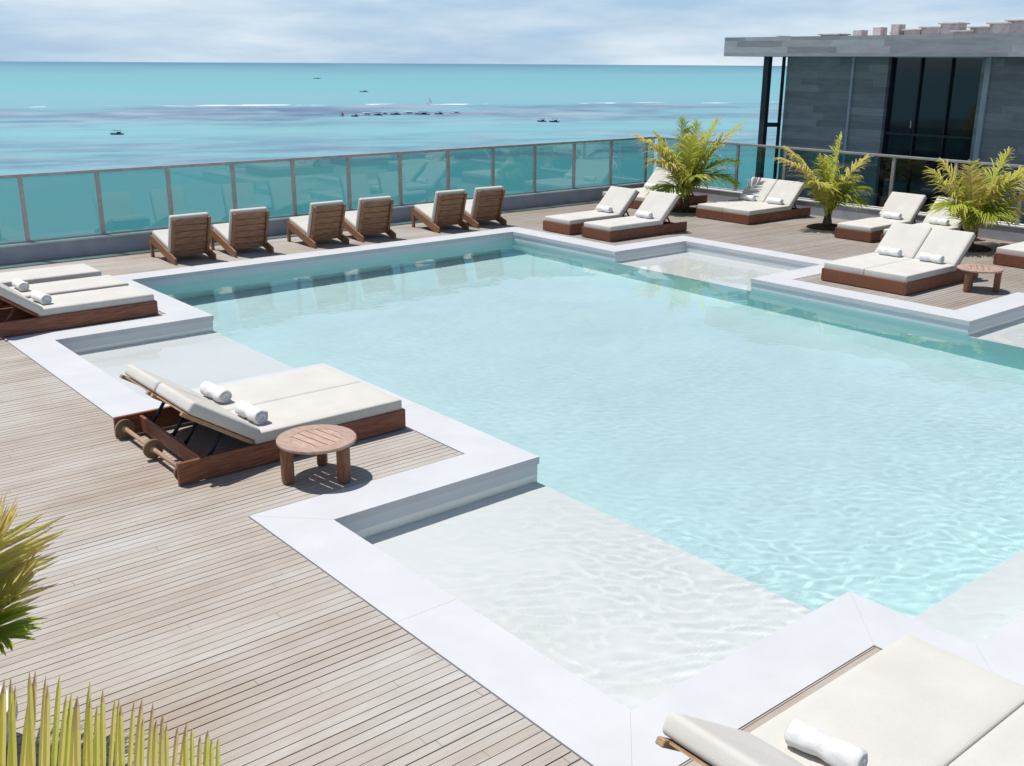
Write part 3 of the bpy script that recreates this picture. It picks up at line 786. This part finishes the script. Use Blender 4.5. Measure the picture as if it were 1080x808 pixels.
palm('biggest young coconut palm, in the far railing corner between two double loungers', (18.46, 15.92, 0), [
    ((-1.12, .54, 1.71), .22, .62), ((-1.05, .0, 1.20), .30, .66), ((-.55, .55, 1.75), .12, .40), ((0.0, .26, 2.05), .05, .30), ((.30, .0, 1.95), .06, .42), ((.65, -.28, 2.02), .08, .40),
    ((.92, -.74, 1.95), .16, .50), ((.75, -.80, 1.15), .40, .28), ((.55, -.90, .70), .55, .18), ((-.76, -.05, .50), .50, .16), ((-.4, -.6, .85), .45, .30), ((-.25, -.3, 1.7), .12, .48), ((.9, .5, 1.3), .3, .3), ((-.8, .2, 1.5), .2, .58), ((.35, -.5, 1.5), .2, .50)], .26, .085, True, 1, ll=.72)
palm('young coconut palm beside the railing, middle of the three with one upright frond', (18.87, 12.37, 0), [
    ((-1.10, .50, 1.45), .26, .74), ((-.66, .72, 1.62), .18, .58), ((.09, -.08, 1.90), .04, .42), ((.60, -.40, 1.45), .20, .70), ((-.77, -.14, 1.00), .34, .52), ((-.12, -.35, .95), .35, .30),
    ((.75, .0, 1.0), .35, .26), ((.30, .45, 1.35), .2, .32), ((.35, -.6, .85), .42, .25), ((-.2, .2, 1.45), .1, .45), ((.1, -.6, .6), .5, .25)], .20, .08, True, 2, ll=.60)
palm('young coconut palm at the right with broad yellow-green fronds behind the peninsula lounger', (18.77, 9.27, 0), [
    ((-.66, .54, 1.42), .16, .55), ((-.14, .63, 1.55), .12, .60), ((-.50, -.09, 1.50), .16, .78), ((.40, -.33, 1.78), .06, .40), ((.85, -.45, 1.45), .16, .52), ((.95, -.95, 1.05), .30, .66),
    ((-.85, .03, .85), .45, .30), ((.17, -.6, .75), .50, .22), ((.05, .15, 1.55), .05, .48), ((.8, .3, 1.1), .3, .3), ((.1, -.45, 1.35), .15, .60), ((.65, -.75, 1.45), .2, .60), ((-.3, -.6, .7), .5, .3)], .22, .085, True, 3, ll=.70)
GF = 'palm trees at the left edge in the foreground'
p4 = palm('palm growing in the round white pot at the left photo edge', (.62, 5.00, .26), [
    ((.06, -.04, 1.12), .02, .70, .62, .03, dict(lang=75, nl=70)), ((.30, -.22, .92), .03, .70, .50, .06, dict(lang=50, nl=70, up_=(.0, .5))), ((.36, -.24, .66), .03, .66, .42, .10, dict(lang=60)), ((-.6, -.3, 1.2), .2, .45), ((-.7, -.6, .9), .3, .5), ((.26, -.42, .55), .30, .18, .34, .25)], .24, .07, False, 4, GF, wid=.026)
pt = thing('plant_pot', 'round white plant pot at the left photo edge below the palm', 'plant pot', (.62, 5.00, 0))
mb = MB(); mb.lathe([(.20, .002), (.24, .02), (.315, .20), (.33, .22), (.33, .26), (.30, .265), (.285, .24), (.02, .22)], 40); mb.build('pot_body', M['potwhite'], pt)
mb = MB(); mb.lathe([(.283, .225), (.2, .245), (.02, .258)], 24); mb.build('soil', M['soil'], pt)
p5 = palm('palm at the bottom left photo corner with upright comb-like yellow-green leaflets', (-.30, 4.20, .30), [
    ((1.52, -1.10, .50), .05, .62, .46, .05, dict(lang=100, nl=74, up_=(.95, 1.2), stalk=.1)), ((-.2, -1.1, .7), .3, .5), ((-.9, -.5, .9), .3, .5), ((-.6, .6, 1.0), .2, .45)], .28, .08, True, 5, GF, wid=.030)

# ------------------------------------------------------------------ building on the right
FX = 24.0; WXB = 25.0
b = thing('clad_building', 'dark grey stone-clad building with flat roof and tall dark windows behind the right railing', 'building', (26, 12, 0))
def bpart(name, mat, fn, parent=None):
    mb = MB(); fn(mb); o = mb.build(name, mat, parent or b, (-26, -12, 0) if parent is None else (0, 0, 0)); return o
E2 = 60.0
roof = bpart('roof_fascia', M['fascia'], lambda m: m.box((FX+4.5, (19.58-8)/2, 3.69), (9, 27.58, .50)))
WE = 18.15
wallp = bpart('wall', M['cladding'], lambda m: (m.box((WXB+.2, (WE+15.05)/2, -4.0), (.4, WE-15.05, 14.88)), m.box((WXB+.2, (12.60-8)/2, -4.0), (.4, 20.60, 14.88)),
      m.box((WXB+4, WE-.15, -4.02), (7.2, .3, 14.84)), m.box((WXB+.3, 13.825, -7.0), (.3, 2.45, 8.6))))
for y, w in ((16.05, .06), (12.43, .13), (7.9, .12)):
    bpart('pilaster', M['pilaster'], lambda m: m.box((WXB-.02, y, -1.6), (.06, w, 10.08)))
bpart('column', M['dark_metal'], lambda m: m.box((24.4, 18.35, -2.6), (.16, .17, 12.08)))
bpart('brace', M['dark_metal'], lambda m: m.cyl((24.4, 18.35, 1.62), (24.75, 18.08, 1.62), .06, n=8))
bpart('brace', M['dark_metal'], lambda m: m.box((24.75, 18.08, -2.6), (.08, .06, 12.08)))
def window(y0, y1, z0, z1, cols, rows):
    f = MB(); T_ = .03
    ys = [y0+(y1-y0)*k/cols for k in range(cols+1)]
    for k, y in enumerate(ys): f.box((WXB+.16, y+(T_/2 if k == 0 else -T_/2 if k == cols else 0), (z0+z1)/2), (.08, T_, z1-z0-.01))
    for z in rows: f.box((WXB+.15, (y0+y1)/2, z), (.075, y1-y0-2*T_-.004, .06))
    fo = f.build('window', M['dark_metal'], b, (-26, -12, 0))
    g = MB(); g.box((WXB+.21, (y0+y1)/2, (z0+z1)/2), (.02, y1-y0-.02, z1-z0-.02)); g.build('pane', M['window'], fo)
    return fo
window(12.61, 15.04, -2.7, 3.43, 3, [1.55, -1.2])
hd = MB(); hd.box((WXB+.10, 14.30, 1.80), (.04, .03, .18)); hd.build('handle', M['alu'], b, (-26, -12, 0))
pv = [(19.20,19.13,3.96),(18.39,18.29,3.99),(17.08,16.41,4.02),(16.14,15.82,4.10),(15.57,15.28,4.16),(15.07,14.79,4.22),(15.21,14.62,4.05),(14.69,14.17,4.10),(14.24,13.67,4.15),(13.76,13.22,4.23),(13.44,12.84,4.05),(13.02,12.45,4.13),(12.57,11.98,4.21),(12.15,11.50,4.26),(11.4,10.9,4.18)]
for k, (a, c, zt) in enumerate(pv):
    mb = MB(); w = a-c; h = zt-3.94
    if k in (3, 4, 5): mb.box((0, 0, h/2+.001), (.30, w*.8, h-.002), bev=.006)
    else:
        mb.box((0, 0, h-.02), (.55, w, .035), bev=.004); mb.box((0, .0, (h-.04)/2+.001), (.42, w*.82, max(.01, h-.042)))
    o = mb.build('roof_block', M['paver'], None, (25.0+(.35 if k == 6 else 0)+.012*k, (a+c)/2, 3.941))
    desc = {0: 'tiny pale block at the left end of the roof edge', 1: 'second tiny pale block from the left on the roof edge', 2: 'thin flat pinkish slab on the roof left of the small cubes', 3: 'shortest of the three small pinkish cubes on the roof edge',
            4: 'middle of the three small pinkish cubes on the roof edge', 5: 'tallest of the three small pinkish cubes on the roof edge', 6: 'flat pinkish slab lying under the tallest small cube on the roof',
            7: 'lowest slab-topped block of the first rising stack on the roof', 8: 'middle slab-topped block of the first rising stack on the roof', 9: 'highest slab-topped block of the first rising stack on the roof',
            10: 'lowest flat slab of the second rising stack on the roof', 11: 'second slab-topped block of the right-hand rising stack on the roof', 12: 'third slab-topped block of the right-hand rising stack on the roof',
            13: 'highest slab-topped block of the right-hand rising stack on the roof', 14: 'slab-topped block on the roof just outside the right photo edge'}[k]
    tag(o, desc, 'roof block', 'pinkish blocks on the flat roof')

# ------------------------------------------------------------------ sea, sky, boats
bm = bmesh.new(); S = 17000.0
rg = [60, 120, 250, 500, 1000, 2000, 4000, 8000, S]; n = 96; prev = None
for r in rg:
    cur = [bm.verts.new((r*math.cos(2*math.pi*k/n), r*math.sin(2*math.pi*k/n), 0)) for k in range(n)]
    if prev is None: bm.faces.new(cur)
    else:
        for k in range(n): bm.faces.new((prev[k], cur[k], cur[(k+1) % n], prev[(k+1) % n]))
    prev = cur
mb = MB(); mb.bm = bm; struct(mb.build('sea', M['sea'], None, (0, 0, SEA_Z)))

def boat(label, x, y, Ln, kind, rz, group='boats out on the sea', fam='boat'):
    root = thing('boat', label, 'boat', (x, y, SEA_Z), rz, group); W = Ln*.30
    hm = M['dark_hull'] if kind in ('dark',) else M['white_paint']
    def hull(yo, w):
        h = MB(); bm = h.bm; secs = []
        for t in (0, .15, .4, .7, .9, 1.0):
            hw = w/2*(1 if t < .5 else max(.04, 1-((t-.5)/.5)**2)); x_ = (t-.5)*Ln; zt = .9+.5*t*t
            secs.append([bm.verts.new((x_, yo-hw, zt)), bm.verts.new((x_, yo-hw*.6, -.3)), bm.verts.new((x_, yo+hw*.6, -.3)), bm.verts.new((x_, yo+hw, zt))])
        for a_, b_ in zip(secs[:-1], secs[1:]):
            for q in range(4): bm.faces.new((a_[q], b_[q], b_[(q+1) % 4], a_[(q+1) % 4]))
        bm.faces.new(secs[0]); bm.faces.new(list(reversed(secs[-1])))
        bmesh.ops.recalc_face_normals(bm, faces=bm.faces[:]); return h
    if kind == 'cat':
        hull(-W*.42, W*.3).build('hull', hm, root); hull(W*.42, W*.3).build('hull', hm, root)
        d = MB(); d.box((0, 0, 1.15), (Ln*.8, W*1.05, .2)); d.build('deck', M['white_paint'], root)
    else: hull(0, W).build('hull', hm, root)
    if kind != 'sail':
        c = MB(); c.box((-Ln*.05, 0, 3.2), (Ln*.55, W*.95, .16)); c.build('canopy', M['red_cloth'] if kind == 'red' else (M['dark_hull'] if kind == 'dark' else M['white_paint']), root)
        p = MB()
        for sx in (-.3, .2):
            for sy in (-.4, .4): p.cyl((Ln*sx, W*sy, .9), (Ln*sx, W*sy, 3.2), .08, n=6)
        p.build('canopy_post', M['dark_hull'], root)
        cb = MB(); cb.box((-Ln*.12, 0, 1.55), (Ln*.3, W*.6, 1.1), bev=.1); cb.build('cabin', M['dark_hull'], root)
    if kind in ('sail', 'red'):
        m_ = MB(); m_.cyl((Ln*.05, 0, .8), (Ln*.05, 0, Ln*.95), .1, .05, n=6); m_.build('mast', M['dark_hull'], root)
        s = MB(); s.prism([(Ln*.03, 1.8), (-Ln*.42, 2.0), (Ln*.03, Ln*.92)], -.03, .03, 'y'); s.build('sail', M['red_cloth'] if kind == 'red' else M['white_paint'], root)
    return root
BO = [('small dark motorboat trailing a thin wake, alone at the left', 296, 845, 8, 'dark', 2.75),
      ('tiny dark boat far out towards the horizon, left one of two', 1671, 2959, 20, 'dark', 2.3),
      ('tiny dark boat far out, just above and beyond the surf line', 1067, 1716, 13, 'dark', 2.5),
      ('boat with red sail at the left end of the moored cluster', 583, 983, 4.5, 'red', 2.4),
      ('small dark boat just right of the red-sailed boat', 594, 975, 6, 'dark', 2.6),
      ('white catamaran with canopy, leftmost large boat of the moored cluster', 614, 986, 14, 'cat', 2.4),
      ('dark canopied boat beside the leftmost large catamaran', 627, 982, 9, 'dark', 2.0),
      ('small white boat in the middle left of the moored cluster', 640, 990, 8, 'cat', 2.6),
      ('dark boat in the middle of the moored cluster', 651, 984, 9, 'dark', 2.3),
      ('large white catamaran in the middle right of the moored cluster', 668, 986, 15, 'cat', 2.45),
      ('long dark boat at the right end of the moored cluster', 679, 972, 13, 'dark', 2.4),
      ('dark boat by itself right of the moored cluster', 697, 965, 8, 'dark', 2.5),
      ('small white boat farthest right of the moored cluster', 720, 966, 10, 'cat', 2.35),
      ('tall white sailboat beyond the moored cluster', 847, 1195, 8, 'sail', 2.5),
      ('dark boat at the left end of the small group on the right reef', 696, 791, 7, 'dark', 2.3),
      ('low dark boat right of the small group on the right reef', 702, 779, 8, 'dark', 2.35)]
for q in BO: boat(q[0], q[1], q[2], q[3]*1.25, q[4], q[5])
# foam wake behind the left boat
mb = MB(); mb.prism([(293, 848), (287, 860), (262, 866), (240, 870), (262, 865), (287, 859)], SEA_Z+.02, SEA_Z+.06); struct(mb.build('boat_wake_foam', M['white_paint']))

# ------------------------------------------------------------------ world, sun, camera
SUNV = Vector((-.19, .36, 1.0)).normalized()
el = math.asin(SUNV.z); az = math.atan2(SUNV.x, SUNV.y)
w = bpy.data.worlds.new('World'); sc.world = w; w.use_nodes = True
nt = w.node_tree; nt.nodes.clear()
out = N(nt, 'ShaderNodeOutputWorld'); bg = N(nt, 'ShaderNodeBackground', inp={'Strength': .075})
sky = N(nt, 'ShaderNodeTexSky', sky_type='NISHITA'); sky.sun_disc = False; sky.sun_elevation = el; sky.sun_rotation = az
sky.altitude = 50; sky.air_density = 1.0; sky.dust_density = .6; sky.ozone_density = 3.0
tc = N(nt, 'ShaderNodeTexCoord'); mp = N(nt, 'ShaderNodeMapping'); mp.inputs['Scale'].default_value = (1.6, 1.6, 9.0); L(nt, tc, 'Generated', mp, 0)
nz = N(nt, 'ShaderNodeTexNoise', inp={'Scale': 1.5, 'Detail': 7.0, 'Roughness': .55}); L(nt, mp, 0, nz, 'Vector')
cr = ramp(nt, [(.40, (.72,)*3), (.66, (1, 1, 1))]); L(nt, nz, 'Fac', cr, 0)
sp = N(nt, 'ShaderNodeSeparateXYZ'); L(nt, tc, 'Generated', sp, 0)
elv = N(nt, 'ShaderNodeMapRange', inp={'From Min': .05, 'From Max': .45, 'To Min': .95, 'To Max': .12}); L(nt, sp, 'Z', elv, 0)
cf = N(nt, 'ShaderNodeMath', operation='MULTIPLY'); L(nt, cr, 0, cf, 0); L(nt, elv, 0, cf, 1)
cr.color_ramp.elements[0].color = (.85, .85, .85, 1)
cc = ramp(nt, [(.44, (.45, .66, .90)), (.62, (.84, .94, 1.02))]); L(nt, nz, 'Fac', cc, 0)
cm = N(nt, 'ShaderNodeVectorMath', operation='SCALE', inp={'Scale': 11.2}); L(nt, cc, 0, cm, 0)
mx = N(nt, 'ShaderNodeMix', data_type='RGBA'); L(nt, cf, 0, mx, 0); L(nt, cm, 0, mx, 7); L(nt, sky, 0, mx, 6)
L(nt, mx, 2, bg, 0); L(nt, bg, 0, out, 0)

sd = bpy.data.lights.new('sun', 'SUN'); sd.energy = 4.3; sd.angle = R(.5); sd.color = (1.0, .965, .91)
so = bpy.data.objects.new('sun', sd); COL.objects.link(so); so.rotation_euler = SUNV.to_track_quat('Z', 'Y').to_euler(); so.location = (0, 0, 30)
sd.cycles.is_caustics_light = True

cd = bpy.data.cameras.new('camera'); co = bpy.data.objects.new('camera', cd); COL.objects.link(co); sc.camera = co
cd.sensor_width = 36; cd.lens = 1088.62/1080*36; cd.clip_start = .05; cd.clip_end = 40000
yaw, pitch, roll = R(50.1675), R(-17.3624), R(.3477)
f = Vector((math.cos(pitch)*math.cos(yaw), math.cos(pitch)*math.sin(yaw), math.sin(pitch)))
r = Vector((math.sin(yaw), -math.cos(yaw), 0)); u = r.cross(f)
r2 = r*math.cos(roll)+u*math.sin(roll); u2 = -r*math.sin(roll)+u*math.cos(roll)
co.matrix_world = Matrix(((r2.x, u2.x, -f.x, 0), (r2.y, u2.y, -f.y, 0), (r2.z, u2.z, -f.z, CAMH), (0, 0, 0, 1)))
vs_ = sc.view_settings; vs_.view_transform = 'Standard'; vs_.look = 'None'; vs_.exposure = .18; vs_.gamma = 1
sc.cycles.max_bounces = 12; sc.cycles.transparent_max_bounces = 16; sc.cycles.caustics_reflective = False
